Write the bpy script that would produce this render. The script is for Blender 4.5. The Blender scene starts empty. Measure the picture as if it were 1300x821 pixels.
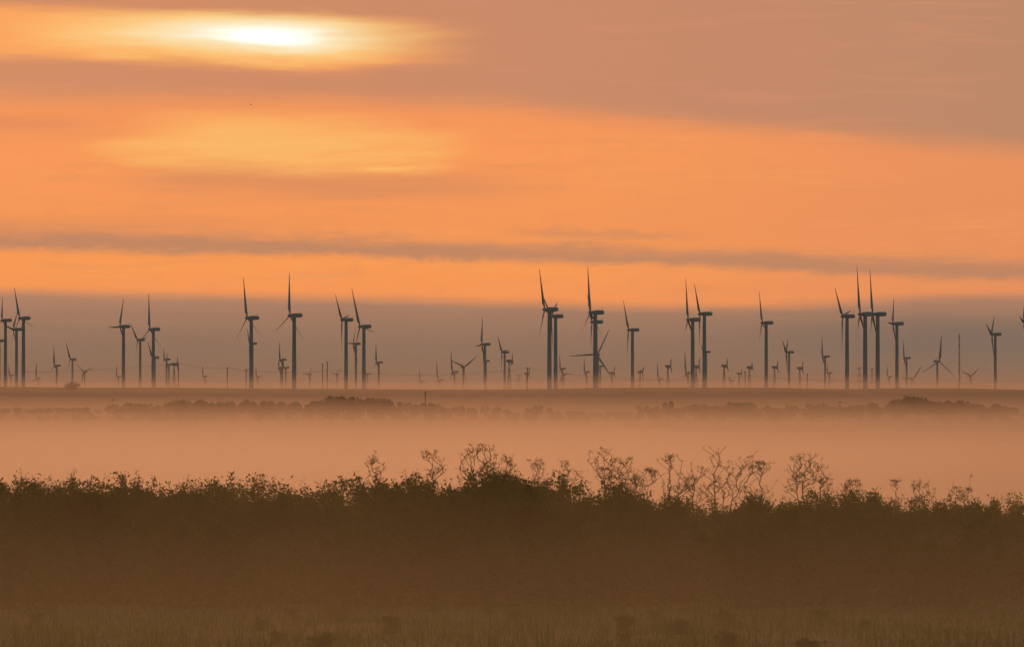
import bpy, math, random
from mathutils import Vector, Matrix, noise as mnoise
R = math.radians
scene = bpy.context.scene
COL = scene.collection
rng = random.Random(7)

# ------------------------------------------------------------------ helpers
def link(o):
    COL.objects.link(o); return o

def mesh(name, verts, faces, mat, smooth=False):
    me = bpy.data.meshes.new(name)
    me.from_pydata(verts, [], faces); me.update()
    if smooth:
        me.polygons.foreach_set('use_smooth', [True] * len(me.polygons))
    if mat: me.materials.append(mat)
    return me

def obj(name, me, parent=None, loc=(0, 0, 0)):
    o = link(bpy.data.objects.new(name, me)); o.location = loc
    if parent: o.parent = parent
    return o

def tag(o, label=None, cat=None, group=None, kind=None):
    for k, v in (('label', label), ('category', cat), ('group', group), ('kind', kind)):
        if v: o[k] = v
    return o

def empty(name, loc=(0, 0, 0)):
    o = link(bpy.data.objects.new(name, None)); o.location = loc; o.empty_display_size = 1
    return o

def copy_tree(o, parent=None):
    c = o.copy(); link(c); c.parent = parent
    for ch in list(o.children): copy_tree(ch, c)
    return c

class MB:
    def __init__(s): s.v = []; s.f = []
    def tube(s, p0, p1, r0, r1, n=5, cap=True):
        p0 = Vector(p0); p1 = Vector(p1); d = p1 - p0
        if d.length < 1e-6: return
        q = d.to_track_quat('Z', 'Y'); b = len(s.v)
        for p, r in ((p0, r0), (p1, r1)):
            for k in range(n):
                a = 2 * math.pi * k / n
                s.v.append(tuple(p + q @ Vector((r * math.cos(a), r * math.sin(a), 0))))
        for k in range(n):
            k2 = (k + 1) % n
            s.f.append((b + k, b + k2, b + n + k2, b + n + k))
        if cap:
            s.f.append(tuple(b + k for k in reversed(range(n)))); s.f.append(tuple(b + n + k for k in range(n)))
    def box(s, x0, x1, y0, y1, z0, z1):
        b = len(s.v)
        s.v += [(x, y, z) for z in (z0, z1) for (x, y) in ((x0, y0), (x1, y0), (x1, y1), (x0, y1))]
        s.f += [tuple(b + i for i in f) for f in ((3, 2, 1, 0), (4, 5, 6, 7), (0, 1, 5, 4), (1, 2, 6, 5), (2, 3, 7, 6), (3, 0, 4, 7))]
    def rings(s, rings, cap=True):
        b = len(s.v); n = len(rings[0])
        for r in rings: s.v += [tuple(p) for p in r]
        for i in range(len(rings) - 1):
            for k in range(n):
                k2 = (k + 1) % n
                s.f.append((b + i * n + k, b + i * n + k2, b + (i + 1) * n + k2, b + (i + 1) * n + k))
        if cap:
            s.f.append(tuple(b + k for k in reversed(range(n))))
            s.f.append(tuple(b + (len(rings) - 1) * n + k for k in range(n)))
    def quad(s, c, u, v):
        b = len(s.v)
        s.v += [tuple(c - u - v), tuple(c + u - v), tuple(c + u + v), tuple(c - u + v)]
        s.f.append((b, b + 1, b + 2, b + 3))
    def leaf(s, c, size, up=0.3):
        d = Vector((rng.gauss(0, 1), rng.gauss(0, 1), rng.gauss(0, 1) + up))
        d.normalize(); e = d.orthogonal().normalized()
        e = Matrix.Rotation(rng.uniform(0, 6.28), 3, d) @ e
        b = len(s.v); f = d.cross(e)
        s.v += [tuple(c - e * size), tuple(c + f * size * .45), tuple(c + e * size), tuple(c - f * size * .45)]
        s.f.append((b, b + 1, b + 2, b + 3))
    def me(s, name, mat, smooth=False): return mesh(name, s.v, s.f, mat, smooth)

def s2l(c):
    return tuple(((x / 255) / 12.92 if x / 255 <= .04045 else ((x / 255 + .055) / 1.055) ** 2.4) for x in c)

# ------------------------------------------------------------------ camera
F = 650 / math.tan(R(6.0))             # focal length in photograph pixels
EYE = 497.0                            # row of the true horizon in the photograph
pitch = math.atan((EYE - 410.5) / F)
cam_d = bpy.data.cameras.new('camera'); cam = link(bpy.data.objects.new('camera', cam_d))
cam_d.sensor_fit = 'HORIZONTAL'; cam_d.angle = R(12.0)
cam_d.clip_start = 1; cam_d.clip_end = 60000
cam.location = (0, 0, 0); cam.rotation_euler = (math.pi / 2 + pitch, 0, 0)
scene.camera = cam

def P(px, py, D):
    """world point seen at photograph pixel (px, py) at ground distance D"""
    cx, cy = (px - 650) / F, (410.5 - py) / F
    dy = math.cos(pitch) - cy * math.sin(pitch); dz = math.sin(pitch) + cy * math.cos(pitch)
    return Vector((cx / dy * D, D, dz / dy * D))
def mpp(D): return D / F

# ------------------------------------------------------------------ materials
def new_mat(name):
    m = bpy.data.materials.new(name); m.use_nodes = True
    return m, m.node_tree.nodes, m.node_tree.links
def surf(name, c0, c1, scale, rough=.8, spec=.3, detail=4, coord='Object'):
    m, N, L = new_mat(name); b = N['Principled BSDF']
    tc = N.new('ShaderNodeTexCoord'); nz = N.new('ShaderNodeTexNoise'); nz.inputs['Scale'].default_value = scale; nz.inputs['Detail'].default_value = detail
    L.new(tc.outputs[coord], nz.inputs['Vector'])
    cr = N.new('ShaderNodeValToRGB'); cr.color_ramp.elements[0].position = .35; cr.color_ramp.elements[1].position = .65
    cr.color_ramp.elements[0].color = (*c0, 1); cr.color_ramp.elements[1].color = (*c1, 1)
    L.new(nz.outputs['Fac'], cr.inputs['Fac']); L.new(cr.outputs['Color'], b.inputs['Base Color'])
    b.inputs['Roughness'].default_value = rough; b.inputs['Specular IOR Level'].default_value = spec
    return m
def leafmat(name, c0, c1, scale):
    m = surf(name, c0, c1, scale, .7, .15)
    N, L = m.node_tree.nodes, m.node_tree.links
    tr = N.new('ShaderNodeBsdfTranslucent'); tr.inputs['Color'].default_value = (.11, .22, .010, 1)
    ms = N.new('ShaderNodeMixShader'); ms.inputs[0].default_value = .5
    L.new(N['Principled BSDF'].outputs[0], ms.inputs[1]); L.new(tr.outputs[0], ms.inputs[2])
    L.new(ms.outputs[0], N['Material Output'].inputs['Surface'])
    return m
M_TOWER = surf('weathered_white_paint', (.46, .50, .50), (.56, .60, .60), .35, .5, .35)
M_BLADE = surf('blade_paint', (.46, .50, .50), (.56, .60, .60), .6, .45, .35)
M_STEEL = surf('galvanised_steel', (.22, .24, .24), (.32, .33, .33), 1.5, .5, .4)
M_WOOD = surf('tarred_wood', (.07, .05, .035), (.13, .10, .07), 3, .85)
M_WIRE = surf('aluminium_cable', (.2, .2, .2), (.28, .28, .28), .5, .5)
M_LEAF = leafmat('shrub_leaves', (.045, .075, .016), (.085, .115, .03), .9)
M_TWIG = surf('twig_bark', (.07, .05, .035), (.12, .09, .06), 4, .9)
M_TREE = leafmat('tree_leaves', (.045, .06, .022), (.08, .09, .04), .25)
M_GRASS = leafmat('grass_blades', (.09, .085, .035), (.15, .12, .05), .4)
M_BIRD = surf('dark_feathers', (.03, .03, .03), (.06, .055, .05), 10, .8)
def ground_mat():
    m, N, L = new_mat('steppe_grassland'); b = N['Principled BSDF']
    tc = N.new('ShaderNodeTexCoord')
    outs = []
    for sc, de in ((.004, 5), (.05, 6), (1.2, 4)):
        nz = N.new('ShaderNodeTexNoise'); nz.inputs['Scale'].default_value = sc; nz.inputs['Detail'].default_value = de
        L.new(tc.outputs['Object'], nz.inputs['Vector']); outs.append(nz.outputs['Fac'])
    a = N.new('ShaderNodeMath'); a.operation = 'ADD'; L.new(outs[0], a.inputs[0]); L.new(outs[1], a.inputs[1])
    a2 = N.new('ShaderNodeMath'); a2.operation = 'ADD'; L.new(a.outputs[0], a2.inputs[0]); L.new(outs[2], a2.inputs[1])
    a3 = N.new('ShaderNodeMath'); a3.operation = 'DIVIDE'; L.new(a2.outputs[0], a3.inputs[0]); a3.inputs[1].default_value = 3
    cr = N.new('ShaderNodeValToRGB'); e = cr.color_ramp.elements
    e[0].position = .38; e[0].color = (.10, .092, .038, 1); e[1].position = .62; e[1].color = (.24, .185, .09, 1)
    L.new(a3.outputs[0], cr.inputs['Fac']); L.new(cr.outputs['Color'], b.inputs['Base Color'])
    b.inputs['Roughness'].default_value = .95; b.inputs['Specular IOR Level'].default_value = .1
    return m
def volume_mat(name, density, color, g):
    m, N, L = new_mat(name)
    for n in list(N):
        if n.type == 'BSDF_PRINCIPLED': N.remove(n)
    v = N.new('ShaderNodeVolumePrincipled')
    v.inputs['Color'].default_value = (*color, 1); v.inputs['Density'].default_value = density
    v.inputs['Anisotropy'].default_value = g
    out = [n for n in N if n.type == 'OUTPUT_MATERIAL'][0]
    L.new(v.outputs['Volume'], out.inputs['Volume'])
    m.cycles.homogeneous_volume = True
    return m

# ------------------------------------------------------------------ world
SUN_AZ, SUN_EL = math.degrees(math.atan((320 - 650) / F)), 4.15
sund = Vector((math.sin(R(SUN_AZ)) * math.cos(R(SUN_EL)), math.cos(R(SUN_AZ)) * math.cos(R(SUN_EL)), math.sin(R(SUN_EL))))
world = bpy.data.worlds.new('World'); scene.world = world; world.use_nodes = True
WN, WL = world.node_tree.nodes, world.node_tree.links
class X:
    """a float socket with operators"""
    def __init__(s, k): s.k = k
    def _m(op, a, b=None, c=None):
        n = WN.new('ShaderNodeMath'); n.operation = op
        for i, q in enumerate((a, b, c)):
            if q is None: continue
            if isinstance(q, X): WL.new(q.k, n.inputs[i])
            else: n.inputs[i].default_value = q
        return X(n.outputs[0])
    def __add__(a, b): return X._m('ADD', a, b)
    __radd__ = __add__
    def __sub__(a, b): return X._m('SUBTRACT', a, b)
    def __rsub__(a, b): return X._m('SUBTRACT', b, a)
    def __mul__(a, b): return X._m('MULTIPLY', a, b)
    __rmul__ = __mul__
    def __truediv__(a, b): return X._m('DIVIDE', a, b)
def sstep(a, b, x):
    """0 at a, 1 at b, smooth; a may exceed b"""
    n = WN.new('ShaderNodeMapRange'); n.interpolation_type = 'SMOOTHSTEP'; n.clamp = True
    WL.new(x.k, n.inputs['Value'])
    if a <= b: v = (a, b, 0, 1)
    else: v = (b, a, 1, 0)
    for i, q in zip(('From Min', 'From Max', 'To Min', 'To Max'), v): n.inputs[i].default_value = q
    return X(n.outputs['Result'])
def table(x, pts):
    """piecewise curve through pts [(x, y)]"""
    x0, x1 = pts[0][0], pts[-1][0]; y0 = min(p[1] for p in pts); y1 = max(p[1] for p in pts) + 1e-6
    n = WN.new('ShaderNodeValToRGB'); n.color_ramp.interpolation = 'B_SPLINE' if len(pts) > 3 else 'LINEAR'
    els = n.color_ramp.elements
    while len(els) < len(pts): els.new(.5)
    for e, (px, py) in zip(els, pts):
        e.position = (px - x0) / (x1 - x0)
    for e, (px, py) in zip(els, pts):
        w = (py - y0) / (y1 - y0); e.color = (w, w, w, 1)
    WL.new(((x - x0) * (1 / (x1 - x0))).k, n.inputs['Fac'])
    return X(n.outputs['Color']) * (y1 - y0) + y0
def cramp(x, pts):
    x0, x1 = pts[0][0], pts[-1][0]
    n = WN.new('ShaderNodeValToRGB'); n.color_ramp.interpolation = 'EASE' if False else 'LINEAR'
    els = n.color_ramp.elements
    while len(els) < len(pts): els.new(.5)
    for e, (px, c) in zip(els, pts): e.position = (px - x0) / (x1 - x0)
    for e, (px, c) in zip(els, pts): e.color = (*s2l(c), 1)
    WL.new(((x - x0) * (1 / (x1 - x0))).k, n.inputs['Fac'])
    return n.outputs['Color']
def mix(a, b, f):
    n = WN.new('ShaderNodeMix'); n.data_type = 'RGBA'
    for nm, q in ((6, a), (7, b)):
        if isinstance(q, tuple): n.inputs[nm].default_value = (*q, 1)
        else: WL.new(q, n.inputs[nm])
    if isinstance(f, X): WL.new(f.k, n.inputs[0])
    else: n.inputs[0].default_value = f
    return n.outputs[2]
def cmul(a, k):
    n = WN.new('ShaderNodeVectorMath'); n.operation = 'SCALE'
    WL.new(a, n.inputs[0])
    if isinstance(k, X): WL.new(k.k, n.inputs['Scale'])
    else: n.inputs['Scale'].default_value = k
    return n.outputs[0]

WN.clear()
tc = WN.new('ShaderNodeTexCoord')
sep = WN.new('ShaderNodeSeparateXYZ'); WL.new(tc.outputs['Generated'], sep.inputs[0])
dx, dy, dz = X(sep.outputs[0]), X(sep.outputs[1]), X(sep.outputs[2])
AZ = X._m('ARCTAN2', dx, dy)           # radians from the view axis, positive to the east
EL = X._m('ARCSINE', dz)
K = F                                   # angular unit: one photograph pixel
U = AZ * K + 650.0
V = EYE - EL * K                        # grows downward, 497 at the horizon
def wnoise(kh, kv, seed, detail=5, rough=.55, shear=0.0):
    cm = WN.new('ShaderNodeCombineXYZ')
    WL.new((dx * kh + seed).k, cm.inputs[0]); WL.new((dy * kh).k, cm.inputs[1]); WL.new((dz * kv + dx * shear).k, cm.inputs[2])
    n = WN.new('ShaderNodeTexNoise'); n.inputs['Scale'].default_value = 1; n.inputs['Detail'].default_value = detail; n.inputs['Roughness'].default_value = rough
    WL.new(cm.outputs[0], n.inputs['Vector'])
    return X(n.outputs['Fac']) - .5     # about -.3 .. .3
nA = wnoise(14, 110, 3, 4)              # broad rolls of the cloud deck
nB = wnoise(38, 420, 11, 5, .6, 6)      # streaks
nC = wnoise(160, 420, 23, 5, .62)       # ragged edges
nV = wnoise(150, 90, 61, 5, .66)         # hanging wisps
nD = wnoise(22, 230, 31, 5, .55, -10)
nE = wnoise(60, 1100, 47, 4, .6, 14)    # fine streaks

# base glow
c = cramp(V + nA * 60, [(-40, (222, 150, 105)), (120, (246, 150, 92)), (200, (252, 156, 90)), (290, (248, 153, 88)), (340, (255, 158, 86)), (380, (252, 154, 88)), (497, (240, 150, 95))])
c = mix(c, s2l((226, 142, 98)), sstep(600, 1350, U) * .6)
c = mix(c, s2l((232, 146, 92)), sstep(.0, .28, nB + nD * .6) * .55)
c = mix(c, s2l((255, 172, 98)), sstep(.02, .3, nE * .5 + nB * .4 + nA * .8) * .35)
c = mix(c, s2l((226, 140, 92)), sstep(-.02, .3, nC * .6 + nV * .5 + nA * .4) * .28)
# lower yellow patch under the sun
rA = ((U - 345 + nD * 320 + nA * 160) * (1 / 235.0)); rB = (V - 186 + nB * 46 + nA * 40 - (U - 350) * .02) * (1 / 46.0)
rr = rA * rA + rB * rB
c = mix(c, s2l((255, 184, 104)), sstep(1.4, .0, rr + nB * 1.0 + nA * .6) * .8)
c = mix(c, s2l((255, 200, 116)), sstep(.5, .0, rr + nB * 1.4 + nD * .9) * .3)
# dull band under it
b1 = (V - 228 - (U - 390) * .015 + nD * 40)
c = mix(c, s2l((226, 144, 94)), sstep(-22, 6, b1) * sstep(36, 4, b1) * sstep(110, 260, U) * sstep(760, 520, U) * .9)
# left wisps of dull cloud
b2 = (V - 158 + nD * 40); c = mix(c, s2l((232, 144, 94)), sstep(-16, 0, b2) * sstep(26, 0, b2) * sstep(190, 40, U) * .8)
# thin violet-brown streak
ctr = table(U, [(-200, 301), (0, 305), (300, 311), (520, 317), (700, 320), (900, 326), (1050, 336), (1300, 347), (1500, 350)])
sv = V - ctr + nD * 14
puff = sstep(540, 720, U) * sstep(1000, 800, U)
streak = sstep(-24, 0, sv + nC * 14 + nB * 22 - puff * 6) * sstep(19, 4, sv + nV * 26 * sstep(-.12, .2, nD + nA * .8) + nC * 14)
c = mix(c, s2l((188, 134, 102)), streak * .86)
sv2 = V - 296 + nC * 22 - (U - 760) * .02
c = mix(c, s2l((206, 140, 98)), sstep(-9, 1, sv2) * sstep(12, 0, sv2) * sstep(600, 720, U) * sstep(930, 800, U) * .55)
sv3 = V - 288 + nD * 34
c = mix(c, s2l((222, 143, 94)), sstep(-18, 0, sv3) * sstep(14, 0, sv3) * sstep(560, 100, U) * .5)
# upper deck
edge = table(U, [(-300, 128), (0, 128), (300, 127), (560, 128), (700, 137), (900, 160), (1100, 176), (1300, 192), (1600, 205)])
deck = sstep(20, -22, V - edge + nA * 30 + nB * 26)
cd = cramp(U + nA * 300, [(-100, (214, 144, 102)), (450, (206, 140, 104)), (900, (198, 138, 106)), (1350, (188, 138, 106))])
cd = mix(cd, s2l((212, 144, 112)), sstep(.0, .3, nB + nA) * .5)
cd = mix(cd, s2l((216, 150, 104)), sstep(700, 560, U) * sstep(120, 135, V + nB * 20) * .6)
c = mix(c, cd, deck * .97)
# torn opening round the sun
top = table(U, [(-200, 4), (0, 9), (150, 13), (320, 17), (450, 21), (560, 30), (700, 42)])
bot = table(U, [(-200, 84), (0, 74), (150, 76), (320, 86), (450, 87), (560, 80), (700, 66)])
opening = sstep(-8, 12, V - top + nB * 22) * sstep(13, -9, V - bot + nB * 26) * sstep(650, 400, U + nD * 160)
ga = (U - 334 + nD * 60) * (1 / 290.0); gb = (V - 45 - (U - 322) * .012 + nB * 16) * (1 / 38.0)
g2 = X._m('SQRT', ga * ga + gb * gb)
glow = cramp(g2 * 1.12 + nE * .08 + nB * .36 + nC * .1 + sstep(360, 620, U) * .25, [(0, (255, 255, 252)), (.16, (255, 251, 236)), (.34, (255, 240, 206)), (.52, (255, 224, 168)), (.74, (255, 204, 132)), (1.0, (255, 186, 110)), (1.3, (254, 169, 98)), (1.9, (248, 160, 98))])
c = mix(c, glow, opening)
# solar disc veiled by cloud: the only thing brighter than white
core = sstep(.36, .0, g2 + nE * .12 + nB * .26)
# low cloud bank
bedge = table(U, [(-200, 362), (0, 366), (200, 371), (400, 376), (560, 377), (760, 386), (900, 389), (1030, 385), (1140, 374), (1300, 372), (1500, 372)])
bk = V - bedge + nB * 9 + nC * 4
bank = sstep(-8, 14, bk)
bc = cramp(V + nB * 26, [(366, (188, 136, 106)), (395, (168, 126, 101)), (430, (147, 116, 95)), (462, (137, 112, 92)), (480, (134, 108, 89)), (497, (134, 107, 88))])
bc = mix(bc, s2l((118, 106, 96)), sstep(820, 1240, U + nD * 200) * sstep(385, 425, V) * sstep(490, 440, V) * .75)
c = mix(c, bc, bank)
painted = c
# the rest of the dome: cloud deck, warm toward the sun, slate overhead and behind
vm = WN.new('ShaderNodeVectorMath'); vm.operation = 'DOT_PRODUCT'; WL.new(tc.outputs['Generated'], vm.inputs[0]); vm.inputs[1].default_value = sund
cosg = X(vm.outputs['Value'])
nF = wnoise(3, 9, 5, 5)
DOME_BACK = (.055, .094, .104)
dome = mix(DOME_BACK, (.085, .080, .070), sstep(-.1, .65, cosg))
dome = mix(dome, (.42, .20, .115), sstep(.55, .99, cosg + nF * .1))
dome = cmul(dome, 1.0 + nF * .5)
sky = WN.new('ShaderNodeTexSky'); sky.sky_type = 'NISHITA'; sky.sun_disc = False
sky.sun_elevation = R(SUN_EL); sky.sun_rotation = R(SUN_AZ); sky.air_density = 1; sky.dust_density = 3
nis = cmul(sky.outputs['Color'], .02)
dome = mix(dome, nis, sstep(.0, .3, nF) * .35)
front = sstep(R(13), R(5.5), EL) * sstep(R(34), R(9), X._m('ABSOLUTE', AZ))
final = mix(dome, painted, front)
final = cmul(final, 1.0 + core * .35 * front)
final = mix(final, (.03, .025, .02), sstep(-.02, -.08, dz))
bg = WN.new('ShaderNodeBackground'); bg.inputs['Strength'].default_value = .1
WL.new(cmul(final, 10.0), bg.inputs['Color'])
wo = WN.new('ShaderNodeOutputWorld'); WL.new(bg.outputs[0], wo.inputs['Surface'])
world.cycles.sampling_method = 'MANUAL'; world.cycles.sample_map_resolution = 2048

sun_d = bpy.data.lights.new('sun', 'SUN'); sun_d.energy = .33; sun_d.angle = R(6); sun_d.color = (1, .42, .16)
sun = link(bpy.data.objects.new('sun', sun_d)); sun.rotation_euler = (-sund).to_track_quat('-Z', 'Y').to_euler()

# ------------------------------------------------------------------ terrain
def lerp_tab(x, pts):
    if x <= pts[0][0]: return pts[0][1]
    for (a, b), (c2, d) in zip(pts, pts[1:]):
        if x <= c2:
            return b + (d - b) * (x - a) / (c2 - a)
    return pts[-1][1]
CREST_Y = 3600.0
CREST = [(-40, 490.5), (0, 490.8), (120, 491.8), (200, 491.6), (330, 493), (480, 493.6), (600, 494.2), (700, 493.2), (760, 492), (860, 491.6), (980, 491.8), (1060, 493.6), (1140, 492.4), (1220, 492.6), (1300, 494.2), (1360, 494)]
PROF = [(-600, -7), (0, -7), (120, -8.2), (260, -11.8), (330, -13), (420, -16), (900, -33), (2000, -34), (2300, -24), (2500, -14.2), (2700, -11.5), (3250, -2.5), (3600, 0), (3900, -3), (4600, -14), (6500, -24), (9000, -27), (30000, -30)]
def ground(x, y):
    z = lerp_tab(y, PROF)
    if y > 2000:
        px = 650 + x / 3600 * F
        cz = (EYE - lerp_tab(px, CREST)) * 3600 / F
        w = math.exp(-((y - 3600) / 520.0) ** 2) if y < 3600 else math.exp(-((y - 3600) / 900.0) ** 2)
        z += cz * w
    n = mnoise.noise(Vector((x / 160, y / 220, .3)))
    amp = .5 if y < 2000 else (1.0 if y < 3000 else .15)
    return z + amp * n + (.12 * mnoise.noise(Vector((x / 9, y / 9, 2))) if y < 600 else 0)
ys = []
y = -600
while y < 20000:
    ys.append(y)
    y += 25 if y < 150 else 8 if y < 420 else 40 if y < 2300 else 30 if y < 4200 else 250 if y < 8000 else 1500
xs = []
x = 0.0
while x < 9000:
    xs.append(x); x += 6 if x < 60 else 12 if x < 480 else 60 if x < 1200 else 600
xs = [-q for q in reversed(xs[1:])] + xs
gv = [(x, y, ground(x, y)) for y in ys for x in xs]
nx = len(xs)
gf = [(j * nx + i, j * nx + i + 1, (j + 1) * nx + i + 1, (j + 1) * nx + i) for j in range(len(ys) - 1) for i in range(nx - 1)]
g = obj('ground', mesh('ground', gv, gf, ground_mat(), True)); tag(g, kind='structure')

# ------------------------------------------------------------------ air: haze and fog
def air(name, x0, x1, y0, y1, z0, z1, density, color, gg, label, roll=0):
    m = MB()
    if not roll: m.box(x0, x1, y0, y1, z0, z1)
    else:                                   # rolling upper surface, closed sides and bottom
        xs2 = [x0, x0 * .5] + [-900 + 60 * i for i in range(31)] + [x1 * .5, x1]; ny2 = 22; nx2 = len(xs2)
        sd = z1 * 3.1
        for j in range(ny2 + 1):
            yy = y0 + (y1 - y0) * j / ny2
            for xx in xs2:
                m.v.append((xx, yy, z1 + roll * (mnoise.noise(Vector((xx / 210, yy / 420, sd))) + .6 * mnoise.noise(Vector((xx / 75, yy / 190, sd + 9))))))
        top_n = len(m.v)
        for j in range(ny2):
            for i in range(nx2 - 1): m.f.append((j * nx2 + i, j * nx2 + i + 1, (j + 1) * nx2 + i + 1, (j + 1) * nx2 + i))
        rim = [i for i in range(nx2)] + [(j + 1) * nx2 - 1 for j in range(1, ny2 + 1)] + [ny2 * nx2 + i for i in reversed(range(nx2 - 1))] + [j * nx2 for j in reversed(range(1, ny2))]
        for i in rim: m.v.append((m.v[i][0], m.v[i][1], z0))
        n = len(rim)
        for k2 in range(n): m.f.append((rim[(k2 + 1) % n], rim[k2], top_n + k2, top_n + (k2 + 1) % n))
        m.f.append(tuple(top_n + k2 for k2 in reversed(range(n))))
    o = obj(name, m.me(name, volume_mat(name, density, color, gg)))
    tag(o, label, name.replace('_', ' '), kind='stuff'); return o
FOGC = (.985, .908, .89)
MISTC = (.975, .945, .72)
air('haze', -9300, 9300, -650, 19900, -45, 110, 2.2e-5, (.95, .95, .97), .55, 'thin even haze filling the air over the whole plain')
VG = .72
for k, (zt, y0, y1, den, lab) in enumerate((
        (-2.5, 420, 3395, .00015, 'faintest uppermost veil of mist over the valley and slope'),
        (-5, 450, 3330, .00012, 'thin mist creeping up the slope behind the treeline'),
        (-7, 480, 3200, .00017, 'thin veil of fog round the treeline crowns'),
        (-10, 520, 2990, .00040, 'pale fog round the foot of the treeline'),
        (-14, 560, 2800, .0006, 'middle layer of the pink valley fog'),
        (-18, 600, 2720, .0010, 'thick layer of the pink valley fog'),
        (-22, 640, 2660, .0020, 'dense low layer of the pink valley fog'),
        (-27, 680, 2600, .0045, 'densest bottom layer of the pink valley fog'))):
    air('fog_bank', -5400 + k * 37, 5400 - k * 37, y0, y1, -38 - k * .4, zt, den, FOGC, VG, lab, (.7, .9, 1.1, 1.5, 1.8, 1.8, 1.6, 1.2)[k])
air('fog_bank', -4700, 4700, 2570, 3370, -45, 5.5, .00026, FOGC, VG, 'veil of mist on the slope below the turbine ridge')
air('mist', -700, 700, 12, 360, -33, -1.6, .00025, MISTC, VG, 'low ground mist over the near field and thicket')
air('mist', -720, 720, 20, 310, -35, -5.2, .00085, MISTC, VG, 'thin mist clinging to the near field')
air('mist', -740, 740, 30, 300, -36, -7.6, .0011, MISTC, VG, 'lowest mist hugging the grass of the near field')
air('ground_fog', -6000, 6000, 1900, 12500, -37, 8, .00026, FOGC, .6, 'shallow ground fog round the turbine bases')
air('ground_fog', -6100, 6100, 2900, 13500, -37.5, 24, .00005, FOGC, .6, 'thin upper part of the fog on the turbine plain')

# ------------------------------------------------------------------ wind turbines
def ringpts(c, rx, ry, n=16, pw=1.0):
    out = []
    for k in range(n):
        a = 2 * math.pi * k / n
        ca, sa = math.cos(a), math.sin(a)
        out.append(Vector((c[0], c[1] + rx * math.copysign(abs(ca) ** pw, ca), c[2] + ry * math.copysign(abs(sa) ** pw, sa))))
    return out
def tower_mesh():                       # unit height, real radii
    m = MB(); n = 20; rr = []
    for t in (0, .012, .012, .33, .333, .337, .34, .66, .663, .667, .67, 1):
        r = 1.72 - .36 * t
        if t in (.333, .337, .663, .667): r += .05
        if t == 0 or (len(rr) == 1): r += .25
        rr.append([Vector((r * math.cos(2 * math.pi * k / n), r * math.sin(2 * math.pi * k / n), t)) for k in range(n)])
    m.rings(rr); return m.me('tower', M_TOWER, False)
def door_mesh():
    m = MB(); m.box(-.45, .45, -1.93, -1.5, 1.0, 3.1)
    for i in range(4): m.box(-.5, .5, -2.7 + i * .2, -2.5 + i * .2, 0, .25 * (i + 1))
    return m.me('door', M_STEEL)
def nacelle_mesh():                     # rotor at -X
    m = MB()
    st = [(-2.3, .95, .95), (-2.2, 1.15, 1.15), (-1.4, 1.5, 1.5), (1.5, 1.6, 1.72), (4.6, 1.55, 1.65), (6.2, 1.3, 1.3), (6.5, 1, .95)]
    m.rings([ringpts((x, 0, 1.5 + (.1 if x > 1 else 0)), a, b, 20, .55) for x, a, b in st])
    m.box(3.2, 4.9, -.6, .6, 2.9, 3.25)  # roof hatch / cooler
    m.tube((0, 0, -.25), (0, 0, .3), 1.4, 1.42, 16)
    return m.me('nacelle', M_TOWER)
def vane_mesh():
    m = MB(); m.tube((5.4, 0, 2.7), (5.4, 0, 4.3), .07, .05); m.tube((5.4, -.5, 4.0), (5.4, .5, 4.0), .05, .05)
    m.box(5.1, 5.9, -.03, .03, 4.3, 4.65); return m.me('wind_vane', M_STEEL)
def hub_mesh():
    m = MB()
    m.rings([ringpts((x, 0, 0), r, r, 18) for x, r in ((1.25, .95), (.9, 1.2), (-.3, 1.25), (-.9, 1.1), (-1.5, .7), (-1.85, .12))])
    return m.me('rotor_hub', M_TOWER, True)
BLADE_R = 30.0
def blade_mesh():
    m = MB(); rr = []
    for t in (.03, .06, .10, .15, .2, .3, .42, .55, .7, .84, .94, .985, 1.0):
        if t <= .07: ch, th = 1.3, 1.25
        elif t <= .1: ch, th = 1.75, 1.0
        else:
            ch = 2.6 * (1 - (t - .17) * 1.02) if t > .17 else 2.6
            th = ch * (.34 - .2 * t)
            if t > .97: ch *= .55 if t < 1 else .15; th *= .55 if t < 1 else .3
        tw = R(52) - R(20) * min(1, t * 1.4)
        ring = []
        for k in range(12):
            a = 2 * math.pi * k / 12
            cx = math.cos(a) * ch * .5 + (-.16 * ch if t > .1 else 0); cy = math.sin(a) * th * .5 * (1 - .35 * math.cos(a) if t > .1 else 1)
            ring.append(Vector((cy * math.cos(tw) + cx * math.sin(tw), cx * math.cos(tw) - cy * math.sin(tw), t * BLADE_R)))
        rr.append(ring)
    m.rings(rr); return m.me('blade', M_BLADE, True)

def make_turbine():
    t = empty('wind_turbine')
    tw = obj('tower', tower_mesh(), t)
    d = obj('door', door_mesh(), tw)
    nc = obj('nacelle', nacelle_mesh(), t)
    obj('wind_vane', vane_mesh(), nc)
    hb = obj('rotor_hub', hub_mesh(), t)
    bm = blade_mesh()
    for k in range(3): obj('blade', bm, hb)
    return t
def set_turbine(t, base, hubz, yaw, rotm, phi, s, D_):
    t.location = base; t.rotation_euler = (0, 0, yaw)
    H = hubz - base.z
    sg = 1 if math.sin(yaw) > 0 else -1
    for c in t.children:
        nm = c.name.split('.')[0]
        if nm == 'tower':
            c.scale = (s, s, H - 1.45 * s)
            for q in c.children: q.scale = (1, 1, 1 / (H - 1.45 * s))
        elif nm == 'nacelle': c.location = (0, 0, H - 1.5 * s); c.scale = (s,) * 3
        elif nm == 'rotor_hub':
            c.location = (-3.6 * s, 0, H); c.scale = (s,) * 3; c.rotation_euler = (0, R(-4), 0)
            k = rotm / (BLADE_R * s)
            for i, b in enumerate(c.children):
                b.rotation_euler = (R(sg * phi + 120 * i), 0, 0); q = (.55 + .45 * k) * (.86 if D_ < 4600 else min(1.5, .86 + (D_ - 4600) / 6000)); b.scale = (q, q, k)
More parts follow.
